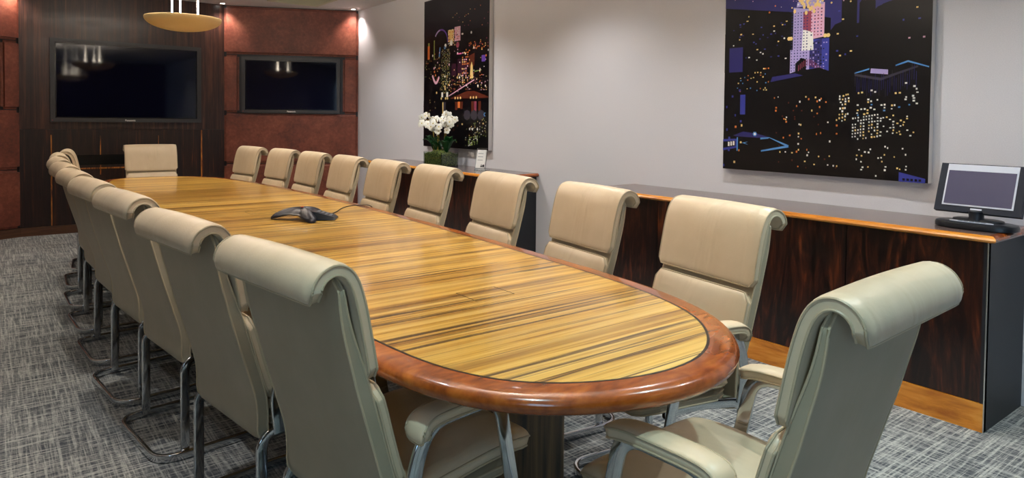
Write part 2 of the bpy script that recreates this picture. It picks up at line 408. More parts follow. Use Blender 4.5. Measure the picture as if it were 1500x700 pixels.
leather_panel('left', -0.178, 0, Z2, Z3, 'short brown leather panel at the left edge, second from the ceiling')
leather_panel('left', -SLEN, 0, Z1, Z2, 'brown leather panel at the left edge, second from the floor')
leather_panel('left', -SLEN, 0, 0.09, Z1, 'lowest brown leather panel at the left edge above the skirting')
leather_panel('left', -SLEN, -0.182, Z2, Z3, 'brown leather panel outside the left edge of the photo')

# ------------------------------------------------------------------ screens
def text_obj(name, body, size, mat, parent, loc, rot, depth=0.0006, align='CENTER', bold=0.0):
    cu = bpy.data.curves.new(name, 'FONT'); cu.body = body; cu.size = size; cu.extrude = depth; cu.align_x = align; cu.offset = bold
    cu.materials.append(mat); o = bpy.data.objects.new(name, cu); COL.objects.link(o); o.parent = parent
    bpy.context.view_layer.update()
    me = bpy.data.meshes.new_from_object(o.evaluated_get(bpy.context.evaluated_depsgraph_get())); bpy.data.objects.remove(o)
    o = bpy.data.objects.new(name, me); COL.objects.link(o); o.parent = parent
    o.location = loc; o.rotation_euler = rot; return o
def television(W, Hh, side, xc, zc, label):
    Mx = section_matrix(side) @ Matrix.Translation((xc, -0.012, zc))
    t = thing('television', label, 'television'); t.matrix_world = Mx
    fr = 0.042 if W > 1.3 else 0.036
    bm = bmesh.new()
    for a in ((-W/2, W/2, Hh/2-fr, Hh/2), (-W/2, W/2, -Hh/2, -Hh/2+fr), (-W/2, -W/2+fr, -Hh/2+fr, Hh/2-fr), (W/2-fr, W/2, -Hh/2+fr, Hh/2-fr)):
        box(bm, a[0], a[1], -0.045, 0.0, a[2], a[3])
    finish('frame', bm, M['tv_frame'], parent=t, smooth=False, bevel=0.003, seg=1)
    bm = bmesh.new(); g = fr; k = 0.012
    for a in ((-W/2+g, W/2-g, Hh/2-g-k, Hh/2-g), (-W/2+g, W/2-g, -Hh/2+g, -Hh/2+g+k), (-W/2+g, -W/2+g+k, -Hh/2+g+k, Hh/2-g-k), (W/2-g-k, W/2-g, -Hh/2+g+k, Hh/2-g-k)):
        box(bm, a[0], a[1], -0.036, -0.004, a[2], a[3])
    finish('inner_bezel', bm, M['tv_bevel'], parent=t, smooth=False)
    bm = bmesh.new(); box(bm, -W/2+g+k-0.001, W/2-g-k+0.001, -0.028, -0.005, -Hh/2+g+k-0.001, Hh/2-g-k+0.001)
    finish('screen', bm, M['screen'], parent=t, smooth=False)
    text_obj('logo', 'Panasonic', 0.026, M['print_white'], t, (0, -0.0455, -Hh/2+0.012), (PI/2, 0, 0), bold=0.0006)
    bm = bmesh.new(); lathe(bm, [(0, 0), (0.004, 0), (0.003, 0.003), (0, 0.004)], 8)
    o = finish('standby_light', bm, M['red'], parent=t); o.location = (-W/2+0.018, -0.045, -Hh/2+0.018); o.rotation_euler = (PI/2, 0, 0)
television(1.487, 0.889, 'mid', (-3.202-1.715)/2, (1.2+2.089)/2, 'large black flat screen on the dark veneer wall')
television(1.159, 0.682, 'right', (1.225)/2+0.178-0.001, 1.667, 'smaller black flat screen set among brown leather panels')

# ------------------------------------------------------------------ lamps
def downlight(x, y, power, label, wash=False, size=95, col=(1.0, 0.93, 0.86), group='recessed ceiling downlights'):
    t = thing('downlight', label, 'ceiling light', (x, y, H), 0, group)
    bm = bmesh.new(); lathe(bm, [(0.026, 0.0), (0.027, -0.004), (0.040, -0.004), (0.043, 0.0)], 24)
    finish('trim_ring', bm, M['steel'], parent=t)
    bm = bmesh.new(); lathe(bm, [(0.0, -0.002), (0.026, -0.002), (0.026, 0.0)], 20)
    finish('lens', bm, M['spot_lens'], parent=t)
    l = bpy.data.lights.new('spot', 'SPOT'); l.energy = power; l.spot_size = math.radians(size); l.spot_blend = 0.85; l.shadow_soft_size = 0.035
    l.color = col if not wash else (1.0, 0.88, 0.82)
    o = bpy.data.objects.new('spot', l); COL.objects.link(o); o.parent = t; o.location = (0, 0, -0.03)
    return t
# against the far wall
downlight(-0.11, YR-0.08, P_WASH, 'small glowing downlight in the far right ceiling corner', True, 110)
downlight(-1.49, YL-0.12, P_WASH, 'small glowing downlight above the joint of veneer and leather', True, 110)
for x, y in ((XK-0.03, YL-0.14), (-4.55, 8.03)):
    downlight(x, y, P_WASH, 'small downlight over the left leather panels', True, 110)
COOL = (0.62, 0.94, 1.0); WARM = (1.0, 0.91, 0.80); NEUT = (0.97, 0.98, 1.0)
for x, y in [(-0.85, y) for y in (0.3, 2.0, 3.7, 5.4, 7.0)]: downlight(x, y, P_DOWN, 'recessed downlight in the ceiling along the white wall', size=125, col=NEUT)
for x, y in [(-4.45, y) for y in (1.0, 3.4, 5.8)]: downlight(x, y, P_DOWN*0.5, 'recessed downlight in the ceiling over the open floor', size=80, col=NEUT)
for x in (-3.45, -1.62):
    for y in (0.5, 2.3, 4.1, 6.2): downlight(x, y, P_DOWN*(1.5 if y < 1 else 0.95), 'recessed downlight in the ceiling above a row of chairs', size=85, col=COOL if y < 1 else (NEUT if y < 3 else WARM))

def pendant(x, y, zb, label):
    t = thing('pendant_lamp', label, 'pendant lamp', (x, y, zb), 0.2)
    R_ = 0.275; prof = [(0.0, 0.0)]
    for i in range(1, 13): a = i/12; prof.append((R_*math.sin(a*PI/2)**0.92, 0.098*(1-math.cos(a*PI/2))**0.95))
    outer = prof[:]; inner = [(max(r-0.008, 0), z+0.007) for r, z in reversed(prof)]; inner[-1] = (0, 0.007)
    bm = bmesh.new(); lathe(bm, outer+[(R_-0.002, 0.104)]+inner, 48); finish('bowl', bm, M['bowl'], parent=t, angle=70)
    bm = bmesh.new(); lathe(bm, [(0, 0.062), (0.17, 0.062), (0.17, 0.070), (0, 0.070)], 32); finish('diffuser', bm, M['bulb'], parent=t)
    for k in range(3):
        a = 2*PI*k/3-0.76; px, py = 0.103*math.cos(a), 0.115*math.sin(a)
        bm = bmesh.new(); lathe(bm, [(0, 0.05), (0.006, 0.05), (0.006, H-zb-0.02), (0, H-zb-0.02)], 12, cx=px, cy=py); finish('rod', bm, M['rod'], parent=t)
    bm = bmesh.new(); lathe(bm, [(0, H-zb-0.03), (0.16, H-zb-0.03), (0.165, H-zb-0.02), (0.165, H-zb), (0, H-zb)], 40); finish('ceiling_rose', bm, M['steel'], parent=t)
    l = bpy.data.lights.new('uplight', 'AREA'); l.shape = 'DISK'; l.size = 0.40; l.energy = P_UP; l.color = (1.0, 0.90, 0.77)
    o = bpy.data.objects.new('uplight', l); COL.objects.link(o); o.parent = t; o.location = (0, 0, 0.11); o.rotation_euler = (PI, 0, 0)
pendant(-2.512, 5.75, 1.930, 'cream bowl pendant lamp hanging over the far half of the table')
pendant(-2.47, 1.9, 1.935, 'cream bowl pendant lamp hanging over the near half of the table')

# ceiling air vent
t = thing('ceiling_vent', 'square beige air vent in the ceiling near the far right corner', 'air vent', (-0.86, 7.70, H))
bm = bmesh.new()
o4 = 0.30
for a in ((-o4, o4, -o4, -o4+0.04), (-o4, o4, o4-0.04, o4), (-o4, -o4+0.04, -o4+0.04, o4-0.04), (o4-0.04, o4, -o4+0.04, o4-0.04)): box(bm, a[0], a[1], a[2], a[3], -0.018, 0)
finish('frame', bm, M['vent'], parent=t, smooth=False, bevel=0.004)
bm = bmesh.new(); box(bm, -o4+0.04, o4-0.04, -o4+0.04, o4-0.04, -0.004, -0.001); finish('backing', bm, M['vent_dark'], parent=t, smooth=False)
for k in range(13):
    yk = -o4+0.055+k*0.0408
    bm = bmesh.new(); box(bm, -o4+0.04, o4-0.04, -0.013, 0.013, -0.002, 0.002, mat=Matrix.Translation((0, yk, -0.010)) @ Matrix.Rotation(0.5, 4, 'X'))
    finish('slat', bm, M['vent'], parent=t, smooth=False)

# ------------------------------------------------------------------ paintings
def art_builder(y0, y1, zb):
    """returns helpers drawing flat shapes on the canvas: u is 0..1 left to right, w metres above the bottom"""
    WID = y0-y1; BM = {}
    def get(ink):
        if ink not in BM: BM[ink] = bmesh.new()
        return BM[ink]
    state = {'n': 0}
    def poly(ink, pts):
        b_ = get(ink); state['n'] += 1; x = -0.0465-0.0000025*state['n']
        vs = [b_.verts.new((x, y0-u*WID, zb+w_)) for u, w_ in pts]
        try: b_.faces.new(vs)
        except Exception: pass
    def rect(ink, u, w_, du, dw, sk=0.0):
        poly(ink, [(u, w_), (u+du, w_+sk*du), (u+du, w_+sk*du+dw), (u, w_+dw)])
    def dot(ink, u, w_, r, el=1.0):
        k = 6; poly(ink, [(u+r/WID*math.cos(2*PI*i/k), w_+r*el*math.sin(2*PI*i/k)) for i in range(k)])
    return BM, poly, rect, dot
def painting(y0, y1, zb, ht, label, draw):
    t = thing('city_night_picture', label, 'picture', (0, (y0+y1)/2, zb))
    inv = Matrix.Translation((0, -(y0+y1)/2, -zb))
    bm = bmesh.new(); box(bm, -0.045, -0.004, y1, y0, zb, zb+ht, mat=inv)
    finish('canvas_box', bm, M['white'], parent=t, smooth=False)
    bm = bmesh.new(); box(bm, -0.0462, -0.0448, y1+0.001, y0-0.001, zb+0.001, zb+ht-0.001, mat=inv); finish('print', bm, M['ink_black'], parent=t, smooth=False)
    BM, poly, rect, dot = art_builder(y0, y1, zb); draw(poly, rect, dot)
    allb = bmesh.new(); mats = []
    for i, (ink, b_) in enumerate(BM.items()):
        mats.append(M['ink_'+ink])
        for f in b_.faces:
            fc = allb.faces.new([allb.verts.new(inv @ v.co) for v in f.verts]); fc.material_index = i
        b_.free()
    o = finish('printed_city_lights', allb, mats, parent=t, smooth=False)
    # faces must look into the room
    for p in o.data.polygons:
        if p.normal.x > 0: p.flip()
    o['kind'] = 'stuff'
    return t
def windows(rect, u0, u1, w0, w1, nu, nw, prob, inks, rnd, sz=0.6, sk=0.0, jit=0.0):
    du = (u1-u0)/nu; dw = (w1-w0)/nw
    for i in range(nu):
        for j in range(nw):
            if rnd.random() < prob:
                u = u0+i*du+rnd.uniform(-jit, jit)*du; rect(rnd.choice(inks), u, w0+j*dw+sk*(u-u0)+rnd.uniform(-jit, jit)*dw, du*sz*rnd.uniform(.7, 1.15), dw*sz*rnd.uniform(.7, 1.1))
def draw_tower(poly, rect, dot):
    rnd = random.Random(5)
    # dusk haze with far lights across the top
    poly('dusk', [(0, 1.0), (0.36, 0.93), (0.60, 0.86), (1, 1.10), (1, 1.52), (0, 1.52)])
    poly('dusk', [(0.57, 0.80), (0.72, 0.83), (0.78, 0.90), (1.0, 0.98), (1.0, 1.2), (0.57, 1.1)])
    poly('blue', [(0.60, 0.96), (1, 1.04), (1, 1.18), (0.60, 1.10)])
    for k in range(11):
        u = (0.0, 0.09, 0.21, 0.29, 0.57, 0.62, 0.70, 0.78, 0.85, 0.93, 0.16)[k]; hh = (0.84, 0.93, 0.90, 0.86, 0.80, 0.98, 0.93, 0.88, 0.99, 0.91, 0.80)[k]; poly('black', [(u, 0.6), (u+0.07, 0.6), (u+0.07, hh), (u+0.05, hh+0.04), (u+0.02, hh+0.03), (u, hh)])
    for k in range(150): dot(rnd.choice(['warm', 'pink', 'white', 'orange', 'warm']), rnd.uniform(0.01, 0.99), rnd.uniform(0.93, 1.5), rnd.uniform(0.002, 0.0065))
    # lavender lit tower, a plain stepped block with a ribbed top
    poly('lav', [(0.372, 0.565), (0.47, 0.565), (0.47, 0.70), (0.372, 0.71)])
    poly('lav', [(0.385, 0.70), (0.47, 0.70), (0.47, 0.93), (0.385, 0.95)])
    poly('blue', [(0.47, 0.565), (0.565, 0.58), (0.565, 0.76), (0.47, 0.76)])
    poly('dusk', [(0.47, 0.60), (0.53, 0.60), (0.53, 0.76), (0.47, 0.74)])
    poly('pink', [(0.47, 0.76), (0.54, 0.77), (0.54, 0.96), (0.47, 0.95)])
    poly('rose', [(0.435, 0.80), (0.475, 0.80), (0.475, 0.92), (0.435, 0.92)])
    poly('white', [(0.43, 0.70), (0.49, 0.70), (0.485, 0.80), (0.435, 0.82)])
    poly('lav', [(0.40, 0.95), (0.535, 0.95), (0.515, 1.09), (0.42, 1.09)])
    poly('pink', [(0.43, 1.09), (0.505, 1.09), (0.49, 1.20), (0.445, 1.20)])
    windows(rect, 0.376, 0.468, 0.57, 0.93, 6, 22, 1.0, ['dusk'], rnd, 0.42)
    windows(rect, 0.474, 0.538, 0.78, 0.94, 4, 9, 1.0, ['rose', 'dusk'], rnd, 0.45)
    windows(rect, 0.474, 0.562, 0.585, 0.75, 7, 10, 0.6, ['lav', 'black'], rnd, 0.5)
    windows(rect, 0.405, 0.53, 0.96, 1.07, 8, 6, 1.0, ['warm', 'white', 'dusk'], rnd, 0.5)
    for k in range(34): dot('warm', rnd.uniform(0.385, 0.55), rnd.uniform(0.90, 1.10), 0.009, 1.5)
    for u in (0.365, 0.375, 0.545, 0.56): dot('warm', u, 0.775, 0.012)
    poly('black', [(0.40, 0.56), (0.40, 0.63), (0.43, 0.66), (0.455, 0.65), (0.455, 0.56)])
    for k in range(14): rect('rose', 0.415+k*0.009, 0.585+0.03*math.sin(k*0.3), 0.003, 0.035)
    poly('black', [(0.30, 0.40), (0.60, 0.40), (0.60, 0.565), (0.52, 0.60), (0.40, 0.585), (0.30, 0.55)])
    # blue terraces low at the left
    poly('blue', [(0.0, 0.115), (0.085, 0.135), (0.085, 0.19), (0.0, 0.185)]); poly('black', [(0.0, 0.13), (0.075, 0.145), (0.075, 0.178), (0.0, 0.170)])
    poly('sky', [(0.083, 0.115), (0.090, 0.117), (0.090, 0.20), (0.083, 0.198)])
    poly('dusk', [(0.06, 0.21), (0.12, 0.235), (0.20, 0.225), (0.27, 0.205), (0.20, 0.20), (0.08, 0.205)])
    poly('sky', [(0.22, 0.19), (0.265, 0.197), (0.27, 0.205), (0.22, 0.202)]); poly('sky', [(0.262, 0.205), (0.372, 0.150), (0.375, 0.162), (0.27, 0.205)])
    poly('sky', [(0.225, 0.117), (0.375, 0.150), (0.37, 0.162), (0.225, 0.126)]); poly('sky', [(0.113, 0.166), (0.15, 0.175), (0.13, 0.166), (0.15, 0.156)])
    dot('sky', 0.188, 0.222, 0.015); dot('white', 0.188, 0.222, 0.008)
    for k, (u, s_) in enumerate(((0.03, 1), (0.045, 1), (0.060, 1))): rect('white', u, 0.143+0.003*k, 0.010, 0.026)
    # flat roof with hanging light lines at the right
    poly('lav', [(0.755, 0.556), (0.83, 0.545), (0.83, 0.570), (0.757, 0.580)])
    poly('sky', [(0.686, 0.556), (0.75, 0.574), (0.75, 0.582), (0.686, 0.562)]); poly('sky', [(0.86, 0.585), (0.91, 0.603), (0.992, 0.571), (0.992, 0.577), (0.91, 0.612), (0.86, 0.592)])
    poly('grey', [(0.686, 0.556), (0.80, 0.530), (0.95, 0.585), (0.95, 0.575), (0.80, 0.515), (0.686, 0.545)])
    for k in range(30):
        u = 0.688+k*0.0088; top = 0.548-0.9*abs(0)*0+(-(u-0.686)*0.23 if u < 0.80 else -0.026+(u-0.80)*0.36); rect('dusk' if k % 3 else 'grey', u, top-rnd.uniform(0.05, 0.10), 0.0018, 0.08)
    # window lights of the lower towers
    W_ = ['white', 'warm', 'white', 'warm']
    windows(rect, 0.29, 0.62, 0.04, 0.45, 30, 26, 0.085, ['warm', 'orange', 'white', 'orange', 'brown'], rnd, 0.65, 0.0, 0.3)
    windows(rect, 0.68, 0.80, 0.20, 0.33, 10, 8, 0.75, ['white', 'warm', 'white'], rnd, 0.55, 0.2)
    windows(rect, 0.70, 0.96, 0.33, 0.46, 18, 9, 0.26, ['white', 'white', 'warm', 'white', 'white', 'sky'], rnd, 0.6, 0.25, 0.2)
    windows(rect, 0.80, 0.95, 0.20, 0.33, 11, 9, 0.32, ['white', 'warm'], rnd, 0.55, 0.25, 0.15)
    windows(rect, 0.70, 0.92, 0.01, 0.19, 18, 12, 0.15, ['white', 'white', 'warm'], rnd, 0.6, 0.1, 0.3)
    windows(rect, 0.62, 0.67, 0.30, 0.45, 4, 9, 0.6, ['warm', 'white'], rnd, 0.6, 0.2, 0.2)
    windows(rect, 0.08, 0.27, 0.48, 0.62, 13, 9, 0.3, ['warm', 'orange', 'sky'], rnd, 0.5, 0, 0.3)
    windows(rect, 0.0, 0.14, 0.02, 0.5, 8, 20, 0.10, ['warm', 'orange', 'blue'], rnd, 0.6, 0, 0.3)
    windows(rect, 0.05, 0.36, 0.66, 0.92, 16, 16, 0.15, ['blue', 'dusk', 'warm', 'white'], rnd, 0.5, 0, 0.3)
    windows(rect, 0.60, 0.98, 0.62, 0.92, 20, 16, 0.05, ['blue', 'warm', 'pink'], rnd, 0.5, 0, 0.3)
    poly('dusk', [(0.03, 0.60), (0.11, 0.60), (0.11, 0.75), (0.03, 0.75)]); poly('blue', [(0.10, 0.34), (0.13, 0.34), (0.13, 0.46), (0.10, 0.46)]); poly('dusk', [(0.27, 0.53), (0.44, 0.56), (0.40, 0.575), (0.28, 0.56)])
    poly('blue', [(0.885, 0.0), (0.99, 0.0), (0.99, 0.022), (0.885, 0.048)])
    for k in range(5): rect('black', 0.90+k*0.016, 0.006, 0.010, 0.012)
def draw_river(poly, rect, dot):
    rnd = random.Random(11)
    poly('dark', [(0, 1.15), (1, 1.15), (1, 1.525), (0, 1.525)])
    windows(rect, 0.45, 1.0, 1.1, 1.34, 22, 10, 0.10, ['warm', 'orange', 'rose'], rnd, 0.4, 0.1, 0.3)
    # a purple arc of light
    for k in range(22):
        a = PI*(0.02+0.80*(1-k/21)); a2 = PI*(0.02+0.80*(1-(k+1)/21)); f = lambda a_, r: (0.285+r*0.115*math.cos(a_), 1.07+0.135*r*math.sin(a_))
        poly('purple' if k > 6 else 'lav', [f(a, 1), f(a2, 1), f(a2, 0.88), f(a, 0.88)])
    for u, hh, ink in ((0.40, 0.12, 'warm'), (0.50, 0.14, 'pink')): rect(ink, u, 1.06, 0.09, hh)
    windows(rect, 0.40, 0.58, 1.02, 1.19, 9, 9, 0.7, ['white', 'orange', 'brown', 'warm'], rnd, 0.6)
    dot('white', 0.36, 1.03, 0.022); dot('sky', 0.35, 1.01, 0.018); dot('white', 0.45, 1.05, 0.03); dot('rose', 0.55, 1.02, 0.03); dot('white', 0.62, 1.12, 0.02, .5); dot('white', 0.75, 1.12, 0.014)
    rect('orange', 0.065, 0.91, 0.035, 0.14); rect('green', 0.07, 1.05, 0.028, 0.03); rect('green', 0.17, 0.90, 0.012, 0.20); poly('sky', [(0.25, 0.92), (0.27, 0.92), (0.28, 1.02), (0.265, 1.02)])
    windows(rect, 0.30, 0.44, 0.60, 1.0, 9, 26, 0.6, ['green', 'warm', 'white', 'green'], rnd, 0.5)
    windows(rect, 0.28, 0.40, 0.55, 0.75, 8, 12, 0.4, ['green', 'warm'], rnd, 0.5)
    poly('plum', [(0.55, 0.72), (0.70, 0.72), (0.70, 0.88), (0.55, 0.88)]); poly('plum', [(0.46, 0.72), (0.53, 0.72), (0.53, 0.84), (0.46, 0.84)])
    windows(rect, 0.62, 0.72, 0.64, 0.95, 4, 14, 0.7, ['warm', 'pink', 'orange'], rnd, 0.7); poly('brown', [(0.72, 0.78), (0.80, 0.80), (0.80, 0.92), (0.72, 0.90)])
    poly('warm', [(0.735, 0.68), (0.785, 0.68), (0.775, 0.80), (0.76, 0.84), (0.745, 0.80)]); rect('green', 0.80, 0.74, 0.10, 0.008, 0.1); rect('hot', 0.54, 0.925, 0.07, 0.012); poly('purple', [(0.90, 0.83), (0.95, 0.83), (0.95, 0.89), (0.90, 0.89)])
    windows(rect, 0.72, 1.0, 0.94, 1.03, 14, 6, 0.35, ['orange', 'warm', 'rose'], rnd, 0.7, 0.1, 0.3)
    windows(rect, 0.02, 0.30, 0.66, 0.92, 14, 16, 0.22, ['warm', 'green', 'orange'], rnd, 0.5, 0, 0.3)
    windows(rect, 0.42, 0.98, 0.56, 0.74, 26, 14, 0.30, ['orange', 'warm', 'rose', 'pink', 'brown'], rnd, 0.6, 0, 0.3)
    for k in range(60): dot(rnd.choice(['white', 'warm', 'orange', 'pink']), rnd.uniform(0.15, 1), rnd.uniform(0.55, 0.98), rnd.uniform(0.005, 0.014))
    for k in range(12): dot('pink', 0.155+0.11*k/12, 0.73-0.07*math.sin(k/12*PI), 0.016)
    # lit bridge and the river with its reflections
    poly('pink', [(0.42, 0.515), (0.80, 0.66), (0.80, 0.672), (0.42, 0.525)]); poly('brown', [(0.45, 0.49), (1, 0.49), (1, 0.50), (0.80, 0.56), (0.70, 0.56), (0.45, 0.50)])
    poly('black', [(0, 0.24), (1, 0.24), (1, 0.478), (0, 0.478)])
    for u, ink, dw in ((0.32, 'warm', 0.14), (0.335, 'grey', 0.17), (0.52, 'brown', 0.08), (0.56, 'orange', 0.06), (0.60, 'brown', 0.07), (0.76, 'brown', 0.13), (0.80, 'rose', 0.10), (0.86, 'brown', 0.09)): rect(ink, u, 0.46-dw, 0.035, dw)
    for u in (0.30, 0.37, 0.40, 0.52, 0.56, 0.60, 0.75, 0.79, 0.83): dot('warm', u, 0.497, 0.014)
    for u in (0.30, 0.38): rect('white', u, 0.51, 0.03, 0.05)
    for k in range(3): poly('grey', [(0.70+0.1*k+0.05*math.cos(i*PI/4), 0.33+0.03*k*0+0.05*math.sin(i*PI/4)) for i in range(8)])
    dot('sky', 0.95, 0.335, 0.020); dot('black', 0.957, 0.335, 0.013)
    windows(rect, 0.0, 0.22, 0.25, 0.50, 12, 12, 0.25, ['brown', 'warm', 'grey'], rnd, 0.4, 0, 0.3)
    windows(rect, 0.68, 0.98, 0.03, 0.22, 18, 10, 0.40, ['green', 'warm', 'brown', 'white'], rnd, 0.5, 0.35, 0.2); windows(rect, 0.72, 0.86, 0.03, 0.12, 8, 5, 0.6, ['white', 'green'], rnd, 0.7, 0.2)
    for k in range(7): dot('grey' if k % 2 else 'green', 0.40+k*0.024, 0.066-0.0005*k, 0.008, .7)
    for u, w_ in ((0.63, 0.24), (0.93, 0.25)): dot('warm', u, w_, 0.013, .7)
    for u in (0.74, 0.78, 0.85): dot('white', u, 0.195, 0.013)
    for u in (0.10, 0.22, 0.50, 0.56): dot('brown', u, rnd.uniform(0.1, 0.24), 0.01)
p_far = painting(6.322, 5.132, 0.985, 1.473, 'tall dark city picture at night behind the white orchids', draw_river)
p_near = painting(2.588, 1.405, 0.981, 1.475, 'wide dark picture of a lit tower at night above the near cabinet', draw_tower)

# ------------------------------------------------------------------ cabinets
def cabinet(y0, y1, label, wlabel, cname):
    XF = -0.456; ZT_ = 0.789
    t = thing('sideboard', label, 'cabinet', (0, (y0+y1)/2, 0)); yc = (y0+y1)/2; h_ = (y1-y0)/2
    bm = bmesh.new(); box(bm, XF+0.02, -0.002, -h_+0.018, h_-0.018, 0.0, ZT_); finish('carcass', bm, M['tv_bevel'], parent=t, smooth=False)
    bm = bmesh.new(); box(bm, XF-0.001, -0.002, -h_, -h_+0.018, 0, ZT_); finish('end_panel', bm, M['end_panel'], parent=t, smooth=False)['label'] = 'black end panel'
    bm = bmesh.new(); box(bm, XF-0.001, -0.002, h_-0.018, h_, 0, ZT_); finish('end_panel', bm, M['end_panel'], parent=t, smooth=False)
    bm = bmesh.new(); box(bm, XF-0.004, XF+0.02, -h_, -h_+0.004, 0, ZT_); finish('edge_strip', bm, M['steel'], parent=t, smooth=False)
    bm = bmesh.new(); box(bm, XF-0.006, XF+0.02, -h_+0.004, h_, 0, 0.118); finish('plinth', bm, M['orange_wood'], parent=t, smooth=False, bevel=0.002)['label'] = 'orange wood plinth'
    n = 4; wd = (2*h_-0.008)/n
    for i in range(n):
        a = -h_+0.006+i*wd
        bm = bmesh.new(); box(bm, XF, XF+0.02, a+0.0015, a+wd-0.0015, 0.120, ZT_-0.002); finish('door', bm, M['rosewood'], parent=t, smooth=False)
    # worktop
    o = thing('cabinet_worktop', wlabel, 'worktop', (0, yc, ZT_)); ov = 0.034; E_ = 0.035; e0, e1 = -h_-ov, h_+ov; xf = XF-ov
    bm = bmesh.new(); box(bm, xf+E_, -0.002, e0+E_, e1-E_, 0.001, 0.030); finish('top_board', bm, M['worktop'], parent=o, smooth=False)
    bm = bmesh.new()
    def strip(pa, pb_, ia, ib):
        # bevelled edge: outer bottom, outer top set back, inner top, inner bottom
        rows = []
        for (ox, oy), (ix, iy) in ((pa, ia), (pb_, ib)):
            dx, dy = ix-ox, iy-oy
            rows.append([bm.verts.new((ox+dx*0.55, oy+dy*0.55, 0.0)), bm.verts.new((ox+dx*0.12, oy+dy*0.12, 0.006)), bm.verts.new((ox, oy, 0.014)), bm.verts.new((ox+dx*0.10, oy+dy*0.10, 0.022)), bm.verts.new((ox+dx*0.45, oy+dy*0.45, 0.0302)), bm.verts.new((ix, iy, 0.0302)), bm.verts.new((ix, iy, 0.0))])
        for j in range(7): bm.faces.new((rows[0][j], rows[0][(j+1) % 7], rows[1][(j+1) % 7], rows[1][j]))
    strip((xf, e0), (xf, e1), (xf+E_, e0+E_), (xf+E_, e1-E_)); finish('front_edge', bm, M['orange_wood'], parent=o, angle=30)['label'] = 'orange wood front edge'
    bm = bmesh.new(); strip((xf, e0), (-0.002, e0), (xf+E_, e0+E_), (-0.002, e0+E_)); finish('end_edge', bm, M['rim'], parent=o, angle=30)
    bm = bmesh.new(); strip((xf, e1), (-0.002, e1), (xf+E_, e1-E_), (-0.002, e1-E_)); finish('end_edge', bm, M['rim'], parent=o, angle=30)
cabinet(1.012, 3.34, 'near dark rosewood sideboard with black end panel and orange plinth', 'grey brown worktop under the small touch screen panel', 'near')
cabinet(4.48, 6.80, 'far dark rosewood sideboard behind the middle chairs', 'grey brown worktop under the orchids', 'far')
ZC = 0.8195

# ------------------------------------------------------------------ touch panel
t = thing('touch_panel', 'small tilted touch screen on a black oval stand at the cabinet end', 'touch screen', (-0.285, 1.117, ZC), math.radians(-92))
def oval(bm, a, b_, z0, z1, r=0.01, n=40, ex=2.6, c=(0, 0)):
    prof = [(1-0.02/a, z0), (1.0, z0+0.004), (1.0, z1-r), (1-r/a*0.4, z1-r*0.3), (1-r/a*1.5, z1)]
    rings = []
    for k, z in prof:
        rings.append([bm.verts.new((c[0]+a*k*math.copysign(abs(math.cos(2*PI*i/n))**(2/ex), math.cos(2*PI*i/n)), c[1]+b_*k*math.copysign(abs(math.sin(2*PI*i/n))**(2/ex), math.sin(2*PI*i/n)), z)) for i in range(n)])
    for p, q_ in zip(rings, rings[1:]):
        for i in range(n): bm.faces.new((p[i], p[(i+1) % n], q_[(i+1) % n], q_[i]))
    bm.faces.new(rings[0][::-1]); bm.faces.new(rings[-1])
bm = bmesh.new(); oval(bm, 0.158, 0.085, 0, 0.030, 0.012); oval(bm, 0.10, 0.045, 0.029, 0.042, 0.01, c=(0, 0.02)); finish('stand', bm, M['black'], parent=t)
bm = bmesh.new(); oval(bm, 0.085, 0.012, 0.0295, 0.0325, 0.002, c=(0.0, -0.052)); ks = finish('key_strip', bm, M['silver'], parent=t)
for k in range(5):
    bm = bmesh.new(); box(bm, -0.050+k*0.022, -0.034+k*0.022, -0.058, -0.047, 0.032, 0.035); finish('key', bm, M['grey_key'], parent=ks, bevel=0.001)
bm = bmesh.new(); lathe(bm, [(0, 0.03), (0.034, 0.03), (0.028, 0.05), (0.030, 0.075), (0, 0.08)], 20); finish('neck', bm, M['black'], parent=t)
head = Matrix.Translation((0, -0.012, 0.068)) @ Matrix.Rotation(math.radians(-20), 4, 'X')
bm = bmesh.new(); W_, H_ = 0.335, 0.222
box(bm, -W_/2, W_/2, 0, 0.026, 0, H_, mat=head)
for v in bm.verts:
    pass
hd = finish('housing', bm, M['navy'], parent=t, bevel=0.006, seg=3)
bm = bmesh.new(); box(bm, -W_/2+0.030, W_/2-0.030, -0.003, 0.004, 0.026, H_-0.004, mat=head); finish('silver_surround', bm, M['silver'], parent=t, bevel=0.001)
bm = bmesh.new(); box(bm, -W_/2+0.037, W_/2-0.037, -0.0045, 0.0, 0.033, H_-0.034, mat=head); finish('display', bm, M['panel_screen'], parent=t, smooth=False)
bm = bmesh.new(); box(bm, -0.022, 0.022, -0.0015, 0.001, 0.012, 0.019, mat=head); finish('badge', bm, M['silver'], parent=t, smooth=False)

# ------------------------------------------------------------------ orchid planter
OX, OY = -0.235, 5.66
t = thing('orchid_planter', 'white orchids with green leaves and moss in a square glass planter', 'plant', (OX, OY, ZC))
a = 0.165; bw = 0.095
bm = bmesh.new()
for q4 in ((-bw, bw, -a, -a+0.005), (-bw, bw, a-0.005, a), (-bw, -bw+0.005, -a+0.005, a-0.005), (bw-0.005, bw, -a+0.005, a-0.005)): box(bm, q4[0], q4[1], q4[2], q4[3], 0, 0.135)
box(bm, -bw+0.005, bw-0.005, -a+0.005, a-0.005, 0, 0.006)
finish('glass_planter', bm, M['glass'], parent=t, smooth=False)['label'] = 'clear glass planter'
bm = bmesh.new(); rn = random.Random(3); nx_, ny_ = 12, 22; g = []
for i in range(nx_+1):
    g.append([bm.verts.new((-bw+0.007+(2*bw-0.014)*i/nx_, -a+0.007+(2*a-0.014)*j/ny_, 0.115+0.045*math.sin(PI*i/nx_)*math.sin(PI*j/ny_)+rn.uniform(-0.008, 0.012))) for j in range(ny_+1)])
